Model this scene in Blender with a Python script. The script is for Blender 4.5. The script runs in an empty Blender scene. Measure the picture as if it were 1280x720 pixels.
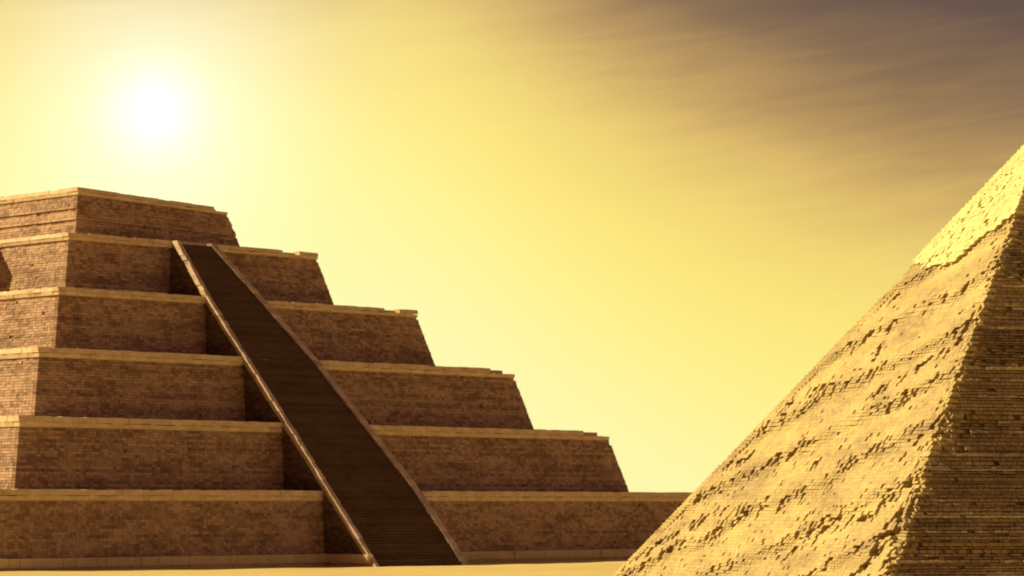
import bpy, math
import numpy as np
from mathutils import Vector, Matrix

C = bpy.context.scene.collection
sc = bpy.context.scene
rng = np.random.default_rng(7)
R = math.radians

# ------------------------------------------------------------------ camera
cam_d = bpy.data.cameras.new('camera'); cam = bpy.data.objects.new('camera', cam_d); C.objects.link(cam)
CAM_H = 12.716
cam.location = (0, 0, CAM_H)
cam.rotation_euler = (R(90 + 4.3386), 0, 0)
cam_d.sensor_width = 36.0
cam_d.lens = 36.0 * 3583.2 / 1280.0
cam_d.clip_start = 1.0
cam_d.clip_end = 60000.0
sc.camera = cam

# ------------------------------------------------------------------ light
SUN_AZ, SUN_EL = 108.0, 38.0          # degrees to the left of "towards the camera", elevation
sdir = Vector((-math.sin(R(SUN_AZ)) * math.cos(R(SUN_EL)), -math.cos(R(SUN_AZ)) * math.cos(R(SUN_EL)), math.sin(R(SUN_EL))))
sun_d = bpy.data.lights.new('sun', 'SUN'); sun = bpy.data.objects.new('sun', sun_d); C.objects.link(sun)
sun_d.energy = 5.0
sun_d.angle = R(0.6)
sun_d.color = (1.0, 0.83, 0.45)
sun.rotation_euler = sdir.to_track_quat('Z', 'Y').to_euler()
sun.location = (0, 0, 300)

world = bpy.data.worlds.new('World'); sc.world = world
world.use_nodes = True
nt = world.node_tree; nt.nodes.clear()
def N(t, **k):
    n = nt.nodes.new(t)
    for a, b in k.items(): setattr(n, a, b)
    return n
def val(tree, a):
    return a
def mth(op, a, b=None, c=None, clamp=False):
    n = N('ShaderNodeMath', operation=op); n.use_clamp = clamp
    for i, v in enumerate((a, b, c)):
        if v is None: continue
        if isinstance(v, (int, float)): n.inputs[i].default_value = v
        else: nt.links.new(v, n.inputs[i])
    return n.outputs[0]
def lin(c):
    return tuple(((x / 255) / 12.92 if x / 255 < .04045 else ((x / 255 + .055) / 1.055) ** 2.4) for x in c) + (1,)
tc = N('ShaderNodeTexCoord')
sep = N('ShaderNodeSeparateXYZ'); nt.links.new(tc.outputs['Generated'], sep.inputs[0])
X, Y, Z = sep.outputs
el = mth('MULTIPLY', mth('ARCSINE', Z), 57.2958)
az = mth('MULTIPLY', mth('ARCTAN2', X, Y), 57.2958)          # 0 = forward, + to the right
sinaz = mth('SINE', mth('DIVIDE', az, 57.2958))
# dusty cloud wisps, in sky angles
comb = N('ShaderNodeCombineXYZ')
nt.links.new(mth('ADD', mth('MULTIPLY', az, .13), mth('MULTIPLY', el, .06)), comb.inputs[0])
nt.links.new(mth('ADD', mth('MULTIPLY', el, .55), mth('MULTIPLY', az, -.03)), comb.inputs[1])
nz = N('ShaderNodeTexNoise'); nz.inputs['Scale'].default_value = .8; nz.inputs['Detail'].default_value = 4; nz.inputs['Roughness'].default_value = .5
nz.inputs['Distortion'].default_value = .15
nt.links.new(comb.outputs[0], nz.inputs['Vector'])
comb2 = N('ShaderNodeCombineXYZ')
nt.links.new(mth('MULTIPLY', az, .30), comb2.inputs[0])
nt.links.new(mth('ADD', mth('MULTIPLY', el, 2.6), mth('MULTIPLY', az, -.34)), comb2.inputs[1])
nz2 = N('ShaderNodeTexNoise'); nz2.inputs['Scale'].default_value = 1.0; nz2.inputs['Detail'].default_value = 5; nz2.inputs['Roughness'].default_value = .55
nz2.inputs['Distortion'].default_value = .5
nt.links.new(comb2.outputs[0], nz2.inputs['Vector'])
# darkness coordinate: grows upwards and to the right
el_c = mth('MAXIMUM', el, 0.0)
side = mth('SMOOTH_MAX', mth('MULTIPLY', mth('TANH', mth('MULTIPLY', sinaz, 9.0)), 270.0), -78.0, 60.0)
q = mth('ADD', mth('MULTIPLY', el_c, 62.5), side)
hi = mth('MULTIPLY', mth('SUBTRACT', q, 330.0), 1 / 350.0, clamp=True)
wob = mth('ADD', mth('MULTIPLY', mth('SUBTRACT', nz.outputs[0], .5), 110.0), mth('MULTIPLY', mth('SUBTRACT', nz2.outputs[0], .5), 75.0))
q2 = mth('ADD', q, mth('MULTIPLY', wob, hi))
ramp = N('ShaderNodeValToRGB')
nt.links.new(mth('DIVIDE', q2, 4000.0, clamp=True), ramp.inputs[0])
stops = [(150, (255, 248, 172)), (330, (255, 240, 140)), (430, (252, 229, 124)), (520, (240, 213, 116)), (600, (218, 184, 106)), (680, (181, 146, 92)),
         (770, (136, 108, 80)), (860, (100, 80, 72)), (960, (80, 66, 66))]
cr = ramp.color_ramp
while len(cr.elements) > 1: cr.elements.remove(cr.elements[-1])
cr.elements[0].position = stops[0][0] / 4000; cr.elements[0].color = lin(stops[0][1])
for p, c in stops[1:]:
    e_ = cr.elements.new(p / 4000); e_.color = lin(c)
e_ = cr.elements.new(1800 / 4000); e_.color = (.27, .15, .14, 1)
e_ = cr.elements.new(1.0); e_.color = (.28, .165, .19, 1)
# glow of the sun seen through the dust
gaz, gel = math.degrees(math.atan2(190 - 640, 3583)), 4.3386 + math.degrees(math.atan2(360 - 140, 3583))
gx = mth('SUBTRACT', az, gaz); gy = mth('SUBTRACT', el, gel)
r2 = mth('ADD', mth('MULTIPLY', gx, gx), mth('MULTIPLY', gy, gy))
def gau(s): return mth('EXPONENT', mth('MULTIPLY', r2, -1.0 / (s * s)))
glow = mth('ADD', mth('MULTIPLY', gau(6.0), .07), mth('ADD', mth('MULTIPLY', gau(.85), .38), mth('MULTIPLY', gau(2.8), .38)))
mixg = N('ShaderNodeMixRGB', blend_type='ADD'); mixg.inputs[0].default_value = 1
gc = N('ShaderNodeMixRGB', blend_type='MULTIPLY'); gc.inputs[0].default_value = 1
gc.inputs[1].default_value = (.30, .62, 1.05, 1)
cg = N('ShaderNodeCombineXYZ')
for i in range(3): nt.links.new(glow, cg.inputs[i])
nt.links.new(cg.outputs[0], gc.inputs[2])
nt.links.new(ramp.outputs[0], mixg.inputs[1]); nt.links.new(gc.outputs[0], mixg.inputs[2])
# the far low sky behind and to the left
dust = N('ShaderNodeBackground'); 
# away from the glow the dusty sky is dimmer and redder
facing = mth('MULTIPLY', mth('ADD', mth('COSINE', mth('DIVIDE', mth('SUBTRACT', az, 35.0), 57.2958)), .35), 1.0, clamp=True)
dim = N('ShaderNodeMixRGB'); nt.links.new(facing, dim.inputs[0]); dim.inputs[1].default_value = (.24, .095, .19, 1); dim.inputs[2].default_value = (1, 1, 1, 1)
dm = N('ShaderNodeMixRGB', blend_type='MULTIPLY'); dm.inputs[0].default_value = 1
nt.links.new(mixg.outputs[0], dm.inputs[1]); nt.links.new(dim.outputs[0], dm.inputs[2]); nt.links.new(dm.outputs[0], dust.inputs[0])
dust.inputs[1].default_value = .665
sky = N('ShaderNodeTexSky', sky_type='NISHITA'); sky.sun_disc = False
sky.sun_elevation = R(SUN_EL); sky.sun_rotation = math.atan2(sdir.x, sdir.y); sky.dust_density = 8; sky.air_density = .6
tint = N('ShaderNodeMixRGB', blend_type='MULTIPLY'); tint.inputs[0].default_value = 1; tint.inputs[2].default_value = (.16, .10, .05, 1)
nt.links.new(sky.outputs[0], tint.inputs[1])
air = N('ShaderNodeBackground'); nt.links.new(tint.outputs[0], air.inputs[0]); air.inputs[1].default_value = .05
add = N('ShaderNodeAddShader'); nt.links.new(dust.outputs[0], add.inputs[0]); nt.links.new(air.outputs[0], add.inputs[1])
wo = N('ShaderNodeOutputWorld'); nt.links.new(add.outputs[0], wo.inputs[0])

sc.view_settings.view_transform = 'Standard'; sc.view_settings.look = 'None'
sc.view_settings.exposure = 0.58; sc.view_settings.gamma = 1.0
sc.render.engine = 'CYCLES'
sc.cycles.filter_width = 2.0
sc.cycles.max_bounces = 5

# ------------------------------------------------------------------ helpers
def material(name, dark, light, patch=None, nscale=.12, fine=2.2, bump=.5, rough=.92, tone_amt=.35, bumpscale=1.2, streak=0.0, dist=.12):
    """stone: per-block tone (attribute), large stains and fine grain; relief by bump"""
    m = bpy.data.materials.new(name); m.use_nodes = True
    t = m.node_tree; ns = t.nodes; b = ns['Principled BSDF']
    b.inputs['Roughness'].default_value = rough
    b.inputs['Specular IOR Level'].default_value = .12
    co = ns.new('ShaderNodeTexCoord')
    at = ns.new('ShaderNodeAttribute'); at.attribute_name = 'tone'
    n1 = ns.new('ShaderNodeTexNoise'); n1.inputs['Scale'].default_value = nscale; n1.inputs['Detail'].default_value = 6; n1.inputs['Roughness'].default_value = .62
    mp = ns.new('ShaderNodeMapping'); mp.inputs['Scale'].default_value = (1, 1, 2.6)
    t.links.new(co.outputs['Object'], mp.inputs[0]); t.links.new(mp.outputs[0], n1.inputs['Vector'])
    n2 = ns.new('ShaderNodeTexNoise'); n2.inputs['Scale'].default_value = fine; n2.inputs['Detail'].default_value = 5; n2.inputs['Roughness'].default_value = .7
    t.links.new(co.outputs['Object'], n2.inputs['Vector'])
    def M(op, a, b_, clamp=False):
        k = ns.new('ShaderNodeMath'); k.operation = op; k.use_clamp = clamp
        for i, v in enumerate((a, b_)):
            if isinstance(v, (int, float)): k.inputs[i].default_value = v
            else: t.links.new(v, k.inputs[i])
        return k.outputs[0]
    s = M('ADD', M('MULTIPLY', M('SUBTRACT', at.outputs['Fac'], .5), tone_amt), .5)
    s = M('ADD', s, M('MULTIPLY', M('SUBTRACT', n1.outputs[0], .5), 1.5))
    s = M('ADD', s, M('MULTIPLY', M('SUBTRACT', n2.outputs[0], .5), 1.1), True)
    r = ns.new('ShaderNodeValToRGB'); t.links.new(s, r.inputs[0])
    r.color_ramp.elements[0].position = .12; r.color_ramp.elements[0].color = (*dark, 1)
    r.color_ramp.elements[1].position = .88; r.color_ramp.elements[1].color = (*light, 1)
    out = r.outputs[0]
    if patch:
        n3 = ns.new('ShaderNodeTexNoise'); n3.inputs['Scale'].default_value = nscale * .8; n3.inputs['Detail'].default_value = 5
        mp3 = ns.new('ShaderNodeMapping'); mp3.inputs['Location'].default_value = (31, 7, 3); mp3.inputs['Scale'].default_value = (1, 1, 3)
        t.links.new(co.outputs['Object'], mp3.inputs[0]); t.links.new(mp3.outputs[0], n3.inputs['Vector'])
        k = M('MULTIPLY', M('SUBTRACT', n3.outputs[0], .56), 7.0, True)
        mx = ns.new('ShaderNodeMixRGB'); t.links.new(M('MULTIPLY', k, patch[1]), mx.inputs[0]); t.links.new(out, mx.inputs[1]); mx.inputs[2].default_value = (*patch[0], 1)
        out = mx.outputs[0]
    t.links.new(out, b.inputs['Base Color'])
    nb = ns.new('ShaderNodeTexNoise'); nb.inputs['Scale'].default_value = bumpscale; nb.inputs['Detail'].default_value = 8; nb.inputs['Roughness'].default_value = .65
    t.links.new(co.outputs['Object'], nb.inputs['Vector'])
    bp = ns.new('ShaderNodeBump'); bp.inputs['Strength'].default_value = bump; bp.inputs['Distance'].default_value = dist
    t.links.new(nb.outputs[0], bp.inputs['Height']); t.links.new(bp.outputs[0], b.inputs['Normal'])
    return m

M_wall = material('ziggurat_brick', (.24, .142, .094), (.56, .365, .235), patch=((.58, .42, .27), .4), tone_amt=.8)
M_corn = material('pale_coping_stone', (.58, .42, .26), (.82, .66, .44), patch=((.46, .28, .17), .55), tone_amt=.3, nscale=.3)
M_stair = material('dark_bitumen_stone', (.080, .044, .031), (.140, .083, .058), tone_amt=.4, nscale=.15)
M_flank = material('shaded_flank_brick', (.08, .047, .034), (.20, .125, .085), tone_amt=.6)  # wall brick darkened: the shade beside the stair is put into its colour
M_bal = material('balustrade_stone', (.42, .30, .20), (.66, .50, .34), tone_amt=.6)
M_plinth = material('plinth_stone', (.58, .42, .27), (.80, .64, .42), tone_amt=.4)
M_pyr = material('pyramid_limestone', (.28, .20, .105), (.58, .45, .19), patch=((.50, .38, .17), .4), tone_amt=.3, bump=.35, nscale=.07, fine=1.6)
M_case = material('casing_limestone', (.54, .47, .21), (.74, .66, .32), tone_amt=.35, fine=1.0, bump=.4)
M_core = material('rubble_core', (.10, .05, .03), (.22, .12, .07))

def tag(o, label=None, cat=None, kind=None):
    if label: o['label'] = label
    if cat: o['category'] = cat
    if kind: o['kind'] = kind
    return o

class MB:
    """collects hexahedra / quads with numpy, builds ONE mesh"""
    def __init__(s): s.v = []; s.f = []; s.t = []; s.n = 0
    def hexes(s, P, tone):
        """P: (n,8,3); order: bottom 0..3 ccw from above, top 4..7"""
        n = len(P)
        base = s.n + np.arange(n)[:, None, None] * 8
        F = np.array([[0, 3, 2, 1], [4, 5, 6, 7], [0, 1, 5, 4], [1, 2, 6, 5], [2, 3, 7, 6], [3, 0, 4, 7]])[None]
        s.v.append(P.reshape(-1, 3)); s.f.append((base + F).reshape(-1, 4)); s.t.append(np.repeat(tone, 8)); s.n += n * 8
    def quads(s, V, F, tone=.5):
        s.v.append(np.asarray(V, float)); s.f.append(np.asarray(F) + s.n); s.t.append(np.full(len(V), tone)); s.n += len(V)
    def build(s, name, mat, parent=None, loc=(0, 0, 0)):
        V = np.concatenate(s.v).astype(np.float32); F = np.concatenate(s.f).astype(np.int32)
        V = V - np.array(loc, np.float32) if parent is None else V
        me = bpy.data.meshes.new(name)
        me.vertices.add(len(V)); me.vertices.foreach_set('co', V.ravel())
        me.loops.add(F.size); me.loops.foreach_set('vertex_index', F.ravel())
        me.polygons.add(len(F)); me.polygons.foreach_set('loop_start', np.arange(len(F), dtype=np.int32) * 4)
        me.update(calc_edges=True)
        a = me.attributes.new('tone', 'FLOAT', 'POINT'); a.data.foreach_set('value', np.concatenate(s.t).astype(np.float32))
        me.polygons.foreach_set('use_smooth', np.zeros(len(F), bool))
        me.materials.append(mat); me.validate()
        o = bpy.data.objects.new(name, me); C.objects.link(o)
        if parent is not None: o.parent = parent
        else: o.location = loc
        return o

def smooth_noise(x, y, seed=0, octaves=4):
    """cheap value noise, numpy"""
    out = 0; amp = 1; tot = 0
    for o in range(octaves):
        xi = np.floor(x).astype(np.int64); yi = np.floor(y).astype(np.int64); fx = x - xi; fy = y - yi
        fx = fx * fx * (3 - 2 * fx); fy = fy * fy * (3 - 2 * fy)
        def h(a, b):
            k = (a * 374761393 + b * 668265263 + (seed + o) * 974634777) & 0xffffffff
            k = ((k ^ (k >> 13)) * 1274126177) & 0xffffffff
            return ((k ^ (k >> 16)) & 0xffff) / 65535.
        out = out + amp * ((h(xi, yi) * (1 - fx) + h(xi + 1, yi) * fx) * (1 - fy) + (h(xi, yi + 1) * (1 - fx) + h(xi + 1, yi + 1) * fx) * fy)
        tot += amp; amp *= .5; x = x * 2.03 + 11.3; y = y * 2.03 + 5.7
    return out / tot

# ------------------------------------------------------------------ ground
def axis(lo, hi, step, far):
    a = list(np.arange(lo, hi + .1, step)); s = step
    while a[-1] < far: s *= 1.3; a.append(a[-1] + s)
    s = step
    while a[0] > -far: s *= 1.3; a.insert(0, a[0] - s)
    return np.array(a)
def ground_z(x, y):
    w = .9 * (smooth_noise(x / 45 + 100, y / 80 + 100, 3, 4) - .5) + .25 * (smooth_noise(x / 9 + 50, y / 14 + 50, 5, 3) - .5)
    far = np.clip((np.hypot(x, y - 500) - 800) / 3000, 0, 1)
    return w + far * 6 * (smooth_noise(x / 700 + 60, y / 700 + 60, 9, 3) - .5)
gx_, gy_ = axis(-170, 170, 3, 24000), axis(300, 760, 3, 24000)
GX, GY = np.meshgrid(gx_, gy_)
GZ = ground_z(GX, GY)
g = MB(); nx, ny = len(gx_), len(gy_)
idx = np.arange(nx * ny).reshape(ny, nx)
g.quads(np.stack([GX.ravel(), GY.ravel(), GZ.ravel()], 1), np.stack([idx[:-1, :-1].ravel(), idx[:-1, 1:].ravel(), idx[1:, 1:].ravel(), idx[1:, :-1].ravel()], 1))
M_sand = material('desert_sand', (.45, .335, .125), (.58, .455, .175), nscale=.02, fine=.25, bump=.35, bumpscale=.35, dist=.4)
ground = g.build('desert_ground', M_sand)
tag(ground, 'pale yellow sunlit desert sand below the stepped temple', 'sand', 'structure')
ground.data.polygons.foreach_set('use_smooth', np.ones(len(ground.data.polygons), bool))

# ------------------------------------------------------------------ ziggurat
YAW = 0.78261
O2 = np.array([-100.244, 560.0])
E2 = np.array([math.sin(YAW), math.cos(YAW)]); F2 = np.array([math.cos(YAW), -math.sin(YAW)])
def W(u, v, z):
    """ziggurat frame: u along the front (to the right, away), v outward from the front"""
    u, v, z = np.broadcast_arrays(np.asarray(u, float), v, z)
    return np.stack([O2[0] + E2[0] * u + F2[0] * v, O2[1] + E2[1] * u + F2[1] * v, z], -1)
BAT = .27
ZT = [87.04, 75.08, 60.91, 46.28, 31.01, 15.97]
FV = [-81.91, -66.84, -49.81, -33.07, -16.63, 0.0]        # front plane at cornice (v)
LU = [79.13, 65.52, 50.55, 33.34, 16.91, 0.0]             # left plane at cornice (u)
RU = [123.64, 140.02, 157.90, 175.09, 191.71, 208.42]     # right plane
BV = [-190.0] * 6
BV = [f - 100 - 15 * i for i, f in enumerate(FV)]         # back plane

zig = bpy.data.objects.new('ziggurat', None); C.objects.link(zig)
tag(zig, 'huge brown brick stepped temple with six battered tiers, pale ledges and a long dark stairway', 'ziggurat')
zo = W(104., -60., 0.)
zig.location = zo
def zbuild(mb, name, mat, parent, top=zig):
    # geometry given in world space; children keep the inverse so that they sit where modelled
    o = mb.build(name, mat, parent)
    if parent is zig: o.matrix_parent_inverse = Matrix.Translation(-Vector(zo))
    return o

def side_frame(side, i, dz, extra=0.0):
    """returns start, end (along), outward plane at depth dz below tier top"""
    off = BAT * dz + extra
    return FV[i] + off, LU[i] - off, RU[i] + off, BV[i] - off

def along(side, a, out, z):
    """a = coordinate along side, out = plane coordinate (outward increases)"""
    if side == 'front': return W(a, out, z)
    if side == 'left': return W(-out, a, z)
    if side == 'right': return W(out, a, z)
    return W(a, -out, z)

def strip(mb, side, a0, a1, o_bot, o_top, z0, z1, depth, jit, length, keep=None, tone_row=0., seed=0, mitre=False, gap=.055, zj=0.0, zgap=.06):
    """a row of blocks along a side between a0 and a1"""
    n = max(1, int(round((a1 - a0) / length)))
    cuts = a0 + (np.arange(n + 1) + rng.uniform(-.28, .28, n + 1)) * (a1 - a0) / n
    cuts[0] = a0; cuts[-1] = a1
    s, e = cuts[:-1].copy(), cuts[1:] - gap
    e[-1] = a1
    j = rng.normal(0, jit, n)
    j += jit * 2.6 * (smooth_noise(s / 9 + 77, np.full(n, z0 / 3. + 40), seed, 3) - .5)
    tone = np.clip(rng.uniform(0, 1, n) * .75 + .12 + tone_row, 0, 1)
    if length < 1.4: j -= (rng.uniform(0, 1, n) < .012) * rng.uniform(.12, .4, n)
    zt = z1 - zgap - np.abs(rng.normal(0, zj, n))
    if side in ('front', 'right') and length < 2: zt[-3:] = z1 - .003
    if side == 'right': zt[:] = z1 - .003
    if keep is not None:
        k = keep((s + e) / 2); s, e, j, tone, zt = s[k], e[k], j[k], tone[k], zt[k]
        if len(s) == 0: return
    ob, ot = o_bot + j, o_top + j
    ib = ob * 0 + min(o_bot, o_top) - depth
    # orientation so that faces point outward whatever the side
    P = np.stack([along(side, s, ib, z0 + .004), along(side, s, ob, z0 + .004), along(side, e, ob, z0 + .004), along(side, e, ib, z0 + .004),
                  along(side, s, ib, zt), along(side, s, ot, zt), along(side, e, ot, zt), along(side, e, ib, zt)], 1)
    mb.hexes(P, tone)

def box(mb, u0, u1, v0, v1, z0, z1, tone=.5):
    P = W(np.array([u0, u1, u1, u0, u0, u1, u1, u0]), np.array([v0, v0, v1, v1, v0, v0, v1, v1]), np.array([z0] * 4 + [z1] * 4))
    mb.hexes(P[None], np.array([tone]))
def frustum(mb, i, zt, zb, inset, tone=.4):
    P = []
    for z in (zb, zt):
        f, l, r, b = side_frame('', i, ZT[i] - z, -inset)
        P += [(l, b, z), (r, b, z), (r, f, z), (l, f, z)]
    P = np.array(P); mb.hexes(W(P[:, 0], P[:, 1], P[:, 2])[None], np.array([tone]))

COURSE = .62
CH = [1.75, 1.75, 1.85, 2.2, 2.3, 2.3]                    # cornice heights
first_mesh = {}
for i in range(6):
    zt = ZT[i]; zb = ZT[i + 1] if i < 5 else -0.6
    ch = CH[i]
    wall = MB(); corn = MB()
    ztop_wall = zt - ch
    frustum(wall, i, ztop_wall + .3, zb - .5, .8)
    nrow = int(round((ztop_wall - zb) / COURSE)); dz = (ztop_wall - zb) / nrow
    for k in range(nrow):
        z0 = zb + k * dz; z1 = z0 + dz
        e0, e1 = zt - z0, zt - z1
        xt = 0.0
        if i == 0:
            rel = (z0 + z1) / 2 - ztop_wall
            if -3.1 < rel < -2.2: xt = .42
            if -5.6 < rel < -4.6: xt = .34
            if rel > -2.2: xt = .12
        if k == nrow - 1: xt -= .28
        rowj = rng.normal(0, .025); trow = rng.normal(0, .12)
        f0, l0, r0, b0 = side_frame('', i, e0, xt + rowj); f1, l1, r1, b1 = side_frame('', i, e1, xt + rowj)
        r0 -= xt; r1 -= xt
        ln = 1.15
        lm, rm = (l0 + l1) / 2, (r0 + r1) / 2
        strip(wall, 'front', lm, rm, f0, f1, z0, z1, 1.3, .03, ln, tone_row=trow, seed=i)
        strip(wall, 'left', b0, min(f0, f1) - 1.0, -l0, -l1, z0, z1, 1.3, .03, ln, tone_row=trow, seed=i + 10)
        strip(wall, 'right', b0, min(f0, f1) - 1.0, r0, r1, z0, z1, 1.3, .03, ln * 1.5, tone_row=trow, seed=i + 20)
        strip(wall, 'back', lm + 1, rm - 1, -b0, -b1, z0, z1, 1.3, .07, ln * 3, tone_row=trow, seed=i + 30)
    # cornice: a lower slab with a sloped upper slab, worn away in places at its far end
    pr = .7
    hl = ch * .46
    gaps = {0: [(120.2, 999)], 1: [(130.7, 134.8)], 2: [(148.6, 153.0)], 3: [(168.3, 999)], 4: [(183.2, 999)], 5: []}[i]
    kf = (lambda a, g_=gaps: ~np.any([(a > p) & (a < q_) for p, q_ in g_] or [a < -1e9], axis=0))
    for (za, zb_, oa, ob, kk, jt) in ((ztop_wall, ztop_wall + hl, pr - .12, pr, None, .03), (ztop_wall + hl, zt, pr + .02, pr - .25, kf, .03)):
        f, l, r, b = FV[i], LU[i], RU[i], BV[i]
        shift = BAT * 0
        strip(corn, 'front', l - oa, r + oa, f + oa, f + ob, za, zb_, 2.2, jt, 2.2, keep=kk, seed=i + 40, gap=.03, zj=.075, zgap=.004)
        strip(corn, 'left', b - oa, f + ob - 2.25, -l + oa, -l + ob, za, zb_, 2.2, jt, 2.2, seed=i + 50, gap=.03, zj=.075, zgap=.004)
        # the mitre where the left run meets the front run
        strip(corn, 'right', b - oa, f - 2.3 + min(oa, ob), r + oa, r + ob, za, zb_, 2.2, jt, 4, keep=(lambda a: a < -1e9) if (kk is not None and i in (0, 3, 4)) else None, seed=i + 60, gap=.03, zj=.075, zgap=.004)
        strip(corn, 'back', l + 1, r - 1, -b + oa, -b + ob, za, zb_, 2.2, jt, 5, seed=i + 70, gap=.03)
    # terrace surface
    box(wall, LU[i] + 1.5, RU[i] - 1.5, BV[i] + 1.5, FV[i] - 1.5, zt - ch, zt - .35, .7)
    if i == 0:                                            # the top tier has settled towards its far end
        for mb in (wall, corn):
            for A in mb.v:
                u = (A[:, 0] - O2[0]) * E2[0] + (A[:, 1] - O2[1]) * E2[1]
                fr = np.clip((A[:, 2] - zb) / (zt - zb), 0, 1)
                A[:, 2] += fr * (.75 - 1.85 * np.clip((u - LU[0]) / (RU[0] - LU[0]), 0, 1))
    t = zbuild(wall, 'tier', M_wall, zig)
    corn_o = zbuild(corn, 'cornice', M_corn, t)
# plinth round the foot
pl = MB()
f, l, r, b = side_frame('', 5, 16.2, .9)
for (z0, z1, o) in ((-.8, .6, .1), (.6, 2.5, .6)):
    strip(pl, 'front', l - o, r + o, f + o, f + o, z0, z1, 1.6, .05, 2.6, seed=81)
    strip(pl, 'left', b, f + o - 1.65, -l + o, -l + o, z0, z1, 1.6, .05, 2.6, seed=82)
    strip(pl, 'right', b, f + o - 1.65, r + o, r + o, z0, z1, 1.6, .05, 4, seed=83)
for (z0, z1, o) in ((-.8, .6, .1), (.6, 2.5, .6)):
    strip(pl, 'left', f + o + .03, 18.6, -81.1 + .1 + o, -81.1 + .1 + o, z0, z1, 1.0 + o, .05, 2.6, seed=84)
zbuild(pl, 'plinth', M_plinth, zig)
# unseen block added left of the view, to shadow the second tier's left face
bt = MB()
for k in range(14):
    z0 = 60.5 + k * .92; z1 = z0 + .92; o = BAT * (75 - z1) + 6.5
    strip(bt, 'left', -101, -93.6, -LU[1] + o, -LU[1] + o - .2, z0, z1, 7.5 + o * 0, .04, 1.8, seed=90)
zbuild(bt, 'shadow_caster', M_wall, zig)

# stairway: one flight that widens towards the ground
SL = [(74.7, -64.6, 95.4, 105.9), (60.3, -48.4, 91.8, 108.2), (45.9, -32.0, 89.4, 110.0), (31.0, -15.1, 87.1, 110.2), (15.9, 2.2, 84.4, 110.2), (1.4, 18.8, 81.7, 107.6), (-.6, 21.0, 81.3, 107.2)]
SLz = np.array([s[0] for s in SL])[::-1]; SLv = np.array([s[1] for s in SL])[::-1]; SLl = np.array([s[2] for s in SL])[::-1]; SLr = np.array([s[3] for s in SL])[::-1]
st = MB()
NS = 118
zs = np.linspace(-.6, 74.2, NS + 1)
P = []
for k in range(NS):
    z0, z1 = zs[k], zs[k + 1]
    zm = z1
    v = np.interp(z1, SLz, SLv) + .05; lu, ru = np.interp(zm, SLz, SLl) + .3, np.interp(zm, SLz, SLr) - .3
    v += rng.normal(0, .05)
    vb = v - 18
    P.append(W(np.array([lu, ru, ru, lu] * 2), np.array([vb, vb, v, v] * 2), np.array([z0 + .003] * 4 + [z1] * 4)))
st.hexes(np.array(P), rng.uniform(0, 1, NS))
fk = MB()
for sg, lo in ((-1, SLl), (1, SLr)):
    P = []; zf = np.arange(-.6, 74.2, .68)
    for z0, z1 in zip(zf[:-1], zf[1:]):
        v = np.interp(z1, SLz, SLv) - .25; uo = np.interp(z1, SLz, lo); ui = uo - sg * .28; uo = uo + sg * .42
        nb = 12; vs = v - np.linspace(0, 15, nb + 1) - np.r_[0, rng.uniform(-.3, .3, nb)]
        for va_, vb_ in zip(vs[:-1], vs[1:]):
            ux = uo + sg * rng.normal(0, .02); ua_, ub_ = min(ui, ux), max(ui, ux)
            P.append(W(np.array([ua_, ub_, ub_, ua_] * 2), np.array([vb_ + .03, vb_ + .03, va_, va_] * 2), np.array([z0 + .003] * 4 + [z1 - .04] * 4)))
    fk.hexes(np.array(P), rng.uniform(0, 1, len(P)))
stair = zbuild(st, 'stairway', M_stair, zig)
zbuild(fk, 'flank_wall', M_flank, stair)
for sgn, uu in ((-1, SLl), (1, SLr)):
    bl = MB(); P = []; n = 60
    zz = np.linspace(-.6, 75.0, n + 1)
    wv = 1.1
    for k in range(n):
        a, b_ = zz[k], zz[k + 1]
        jz, ju = rng.normal(0, .07), rng.normal(0, .06)
        pts = []
        for (z, low) in ((a, 1), (b_, 1), (a, 0), (b_, 0)):
            pass
        def cs(z):
            v = float(np.interp(z, SLz, SLv)); u = float(np.interp(z, SLz, uu)); return u, v
        (ua, va), (ub, vb) = cs(a), cs(b_)
        gp = .012
        d0 = -1.5; d1 = .38 + jz
        hw = (wv if sgn < 0 else 1.8) / 2 + ju
        # sloped kerb stone: bottom ring then top ring, thickness measured outward
        A0 = W(np.array([ua - hw, ua + hw, ub + hw, ub - hw]), np.array([va + d0, va + d0, vb + d0, vb + d0]), np.array([a, a, b_ - gp, b_ - gp]))
        A1 = W(np.array([ua - hw, ua + hw, ub + hw, ub - hw]), np.array([va + d1, va + d1, vb + d1, vb + d1]), np.array([a, a, b_ - gp, b_ - gp]))
        P.append(np.concatenate([A1[::-1], A0[::-1]]))
    bl.hexes(np.array(P), rng.uniform(0, 1, n))
    zbuild(bl, 'balustrade', M_bal, stair)

# ------------------------------------------------------------------ pyramid
PC = np.array([81.088, 430.0]); PH = 70.31; PK = .75454; PHI = .49056
A0 = PH * PK
pyr = bpy.data.objects.new('pyramid', None); C.objects.link(pyr)
pyr.location = (PC[0], PC[1], 0)
tag(pyr, 'tall stone pyramid with pitted sunlit yellow flank, dark shaded face and casing left on top', 'pyramid')
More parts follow.
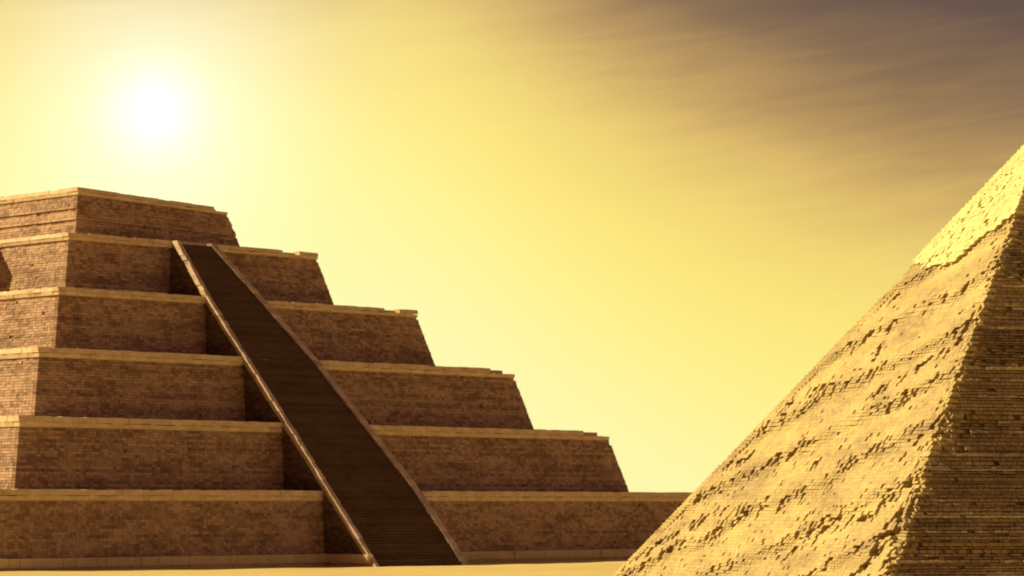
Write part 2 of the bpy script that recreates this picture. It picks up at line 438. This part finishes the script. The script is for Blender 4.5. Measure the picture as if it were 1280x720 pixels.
# horizontal frame of the faces: near corner lies at angle PHI left of "towards the camera"
def face_frame(k):
    """k=0 left face, 1 right face, 2 back right, 3 back left; returns outward normal n and along e (2-D)"""
    cn = -PHI - math.pi / 4 + k * math.pi / 2          # angle measured from -Y, + to the right
    n = np.array([math.sin(cn), -math.cos(cn)])
    e = np.array([-math.cos(cn), -math.sin(cn)])       # towards the left as seen from outside
    return n, e
def PW(k, u, d, z):
    n, e = face_frame(k)
    u, d, z = np.broadcast_arrays(np.asarray(u, float), d, z)
    return np.stack([PC[0] + n[0] * d + e[0] * u, PC[1] + n[1] * d + e[1] * u, z], -1)
BANDS = [
 [(50.6, 2.4), (39.9, 7.3), (30.6, 9.9), (25.6, 11.7)], [(43.4, 18.1), (36.3, 19.0), (26.5, 20.1)], [(15.5, 17.8), (11.5, 19.9), (9.3, 21.3), (8.2, 22.7)],
 [(19.7, 8.7), (15.8, 12.7)], [(-9.7, 10.7), (-12.4, 12.4), (-14.8, 14.3)], [(-10.4, 3.7), (-13.3, 6.2), (-15.6, 7.4), (-20.5, 9.4), (-26.8, 10.5)],
 [(-26.8, 10.5), (-33.4, 11.3), (-33.8, 13.4), (-36.7, 14.8), (-38.7, 17.1)], [(-1.7, 18.1), (-4.1, 20.4), (-7.0, 22.1)], [(34.1, 23.3), (29.7, 25.4), (24.0, 26.8)],
 [(29.4, 27.9), (23.9, 29.4), (18.7, 30.1), (12.6, 31.3)], [(-4.6, 28.6), (-7.9, 30.0), (-11.8, 31.8), (-17.4, 33.8)], [(-21.2, 34.2), (-22.6, 35.8), (-22.3, 38.5)],
 [(-13.9, 25.1), (-15.9, 27.6), (-21.0, 28.5)], [(-29.5, 19.2), (-29.9, 22.2)], [(10.8, 46.7), (13.3, 44.6), (15.9, 43.6)],
 [(-39.2, 17.1), (-41.4, 13.4), (-41.9, 10.8), (-42.0, 7.7), (-40.4, 5.6), (-39.2, 3.3)], [(-41.4, 15.0), (-45.2, 10.3), (-47.3, 6.7), (-51.0, 3.8)], [(5.1, 35.8), (4.9, 36.3)],
 [(23.9, 11.7), (7.6, 11.8), (-3.5, 14.1)], [(-35, 21), (-33.5, 26), (-30, 30)]]
DENS = [1.2, 1, 1, .9, .9, 1, 1.4, .9, 1, 1.1, 1.1, 1.1, .8, .5, .8, 3.0, 3.0, 6, .5, .7]
PCO = .42
slots = []      # cavities on the left face: (u, z_centre, half width, half height, depth)
for bnd, dn in zip(BANDS, DENS):
    for (u0, z0), (u1, z1) in zip(bnd[:-1], bnd[1:]):
        L_ = math.hypot(u1 - u0, z1 - z0); n = max(1, rng.poisson(L_ * dn * 1.15))
        for _ in range(n):
            t_ = rng.uniform()
            slots.append((u0 + (u1 - u0) * t_ + rng.normal(0, .8), z0 + (z1 - z0) * t_ + rng.normal(0, .40), rng.uniform(-.1, .2), rng.uniform(.25, 1.0), rng.uniform(.6, 1.5)))
slots = np.array(slots)
CAS = np.array([(40, 52), (12.5, 49.6), (7.0, 48.8), (-.3, 48.5), (-2.7, 50.5), (-5.2, 52.4), (-9.6, 53.7), (-11.4, 55.5), (-30, 56.5)])[::-1]
def cas_limit(k, u):
    if k == 0: return np.interp(u, CAS[:, 0], CAS[:, 1])
    return np.interp(u, [-30, 0, 30], [54, 57, 56.5] if k == 1 else [50, 53, 52])
core = MB(); cas = MB()
# inner mass
zc = np.array([-1.0, PH - 3.2]); P = []
for z in zc:
    a = (PH - z) * PK - 2.6
    P += [PW(0, a, a, z), PW(0, -a, a, z), PW(2, a, a, z), PW(2, -a, a, z)]
core.hexes(np.array(P)[None], np.array([.3]))
LEV = [-1.2]
while LEV[-1] < PH - 1.2: LEV.append(LEV[-1] + float(np.clip(rng.normal(.47, .11), .27, .8)))
for kc in range(len(LEV) - 1):
    z0, z1 = LEV[kc], LEV[kc + 1]; PCO = z1 - z0
    a = (PH - (z0 + z1) / 2) * PK
    if a < .8: continue
    for k in range(4):
        rowj = rng.normal(0, .05) + .30 * (smooth_noise(np.array([kc * .33 + 60.]), np.array([k * 17.3 + 5]), 4, 3)[0] - .5)
        if k == 0: rowj *= .25
        ln = (.7 if k == 0 else .95) if k < 2 else 2.4
        n = max(1, int(round(2 * a / ln)))
        cuts = -a + (np.arange(n + 1) + rng.uniform(-.3, .3, n + 1)) * 2 * a / n; cuts[0] = -a; cuts[-1] = a
        s = cuts[:-1].copy(); e = cuts[1:] - (.09 if k == 1 else .02)
        s[0] = -a; # the courses interlock at the corners like quoins
        if k == 1 and kc % 2 == 0: e[-1] = a - rng.uniform(.4, 1.1)
        else: e[-1] = a - .05; 
        if k % 2 == 0: s[0] += abs(rng.normal(0, .14)) + (.9 if kc % 2 else 0)
        if k == 1:
            for (su, sz, hw, hh, dp) in slots:
                if abs((z0 + z1) / 2 - sz) < hh and su + a < 2.2: e[-1] = min(e[-1], a - dp * .8)
            e[-1] = max(e[-1], s[-1] + .1)
        um = (s + e) / 2; zm = (z0 + z1) / 2
        j = rng.normal(0, .014, n) + rowj * (.6 if k == 0 else 1.1)
        er = smooth_noise(um / 7 + 200, np.full(n, zm / 2.0 + 90), 11 + k, 4)
        j -= np.clip(er - .66, 0, 1) * (.8 if k == 0 else 3.0)
        if k == 1:      # ragged eroded belts on the shaded face
            belt = smooth_noise(um / 22 + 31, np.full(n, zm / 3.3 + 12), 23, 3)
            j += -.55 * np.clip((belt - .53) * 9, 0, 1) * rng.uniform(.0, 1.9, n)
            j -= (rng.uniform(0, 1, n) < .03) * rng.uniform(.3, .9, n)
        if k == 0:
            d_ = np.zeros(n)
            for (su, sz, hw, hh, dp) in slots:
                if abs(zm - sz) > hh: continue
                d_ = np.maximum(d_, np.where(np.abs(um - su) < hw + .3, dp, 0))
            j -= d_
            # long sagging ledges that climb towards the near corner
            ph = (zm + .27 * um + 3.2 * smooth_noise(um / 11 + 40, np.full(n, zm / 9 + 40), 51, 3)) / 9.0
            fr = ph - np.floor(ph)
            amp = .25 + .45 * smooth_noise(um / 14 + 10, np.full(n, zm / 6 + 10), 61, 2)
            j += amp * .55 * (np.cos(2 * math.pi * fr) - .35 * np.sin(4 * math.pi * fr)) * np.clip((a - np.abs(um)) / 3, 0, 1)
            edge = np.exp(-((fr - .80) / .10) ** 2)
            sk = smooth_noise(um / .62 + 300, np.full(n, zm / 1.5 + 300), 81, 1)
            lz = smooth_noise(um / 6 + 9, np.full(n, zm / 5 + 9), 72, 2)
            j -= ((edge > .35) & (sk > .63) & (lz > .46)) * rng.uniform(.5, 1.0, n)
            spk = (rng.uniform(0, 1, n) < (.014 + .02 * (zm < 20) + .30 * edge * smooth_noise(um / 4 + 9, np.full(n, zm / 4 + 9), 71, 2) ** 2)); j -= spk * rng.uniform(.15, .6, n)
            pro = rng.uniform(0, 1, n) < .012; j += pro * rng.uniform(.08, .2, n)
            near = um < -a + 2.5
            j -= near * (rng.uniform(0, 1, n) < .25) * rng.uniform(.2, .9, n)
        tone = np.clip(rng.uniform(0, 1, n) * .8 + .1 + rng.normal(0, .08 if k == 0 else .3), 0, 1)
        keep = zm < cas_limit(k, um) + rng.normal(0, .25, n)
        # core blocks
        dd = a + j; di = np.full(n, a - 3.4)
        
        if k == 0: di[0] = a - 1.5
        di = np.minimum(di, dd - .3); di = np.maximum(di, 0)
        dd = dd + PCO * PK * .5 * (.95 if k == 0 else .9); zt_ = (z1 - (.012 if k == 0 else .07) - (0 if k == 0 else 1) * np.abs(rng.normal(0, .035, n))); tp = PCO * PK * (.95 if k == 0 else .9)
        P = np.stack([PW(k, s, di, z0 + .004), PW(k, s, dd, z0 + .004), PW(k, e, dd, z0 + .004), PW(k, e, di, z0 + .004),
                      PW(k, s, di, zt_), PW(k, s, dd - tp, zt_), PW(k, e, dd - tp, zt_), PW(k, e, di, zt_)], 1)[:, ::1]
        if keep.any(): core.hexes(P[keep], tone[keep])
        kk = ~keep
        if kk.any():
            ab = (PH - z0) * PK + .48; at_ = (PH - z1) * PK + .48
            jj = rng.normal(0, .02, n)
            hole = (rng.uniform(0, 1, n) < (.12 if k == 0 else .05)); jj += rng.normal(0, .04, n) + .35 * (smooth_noise(um / 5 + 20, np.full(n, zm / 3 + 20), 33, 3) - .5); jj -= hole * rng.uniform(.3, .8, n)
            sx = s.copy(); ex = e.copy() + .03; sx[0] = -a - .48; ex[-1] = a + .42
            dib = np.maximum(np.full(n, a - 3.4), 0)
            P = np.stack([PW(k, sx, dib, z0 + .004), PW(k, sx, ab + jj, z0 + .004), PW(k, ex, ab + jj, z0 + .004), PW(k, ex, dib, z0 + .004),
                          PW(k, sx, dib, z1 - .002), PW(k, sx, at_ + jj, z1 - .002), PW(k, ex, at_ + jj, z1 - .002), PW(k, ex, dib, z1 - .002)], 1)
            cas.hexes(P[kk], tone[kk])
def pbuild(mb, name, mat):
    o = mb.build(name, mat, pyr); o.matrix_parent_inverse = Matrix.Translation((-PC[0], -PC[1], 0)); return o
pbuild(core, 'stone_courses', M_pyr)
pbuild(cas, 'casing', M_case)
bpy.context.view_layer.update()
# consistent outward normals on every block mesh
import bmesh
for o in list(C.objects):
    if o.type == 'MESH' and o is not ground:
        bm = bmesh.new(); bm.from_mesh(o.data); bmesh.ops.recalc_face_normals(bm, faces=bm.faces); bm.to_mesh(o.data); bm.free()
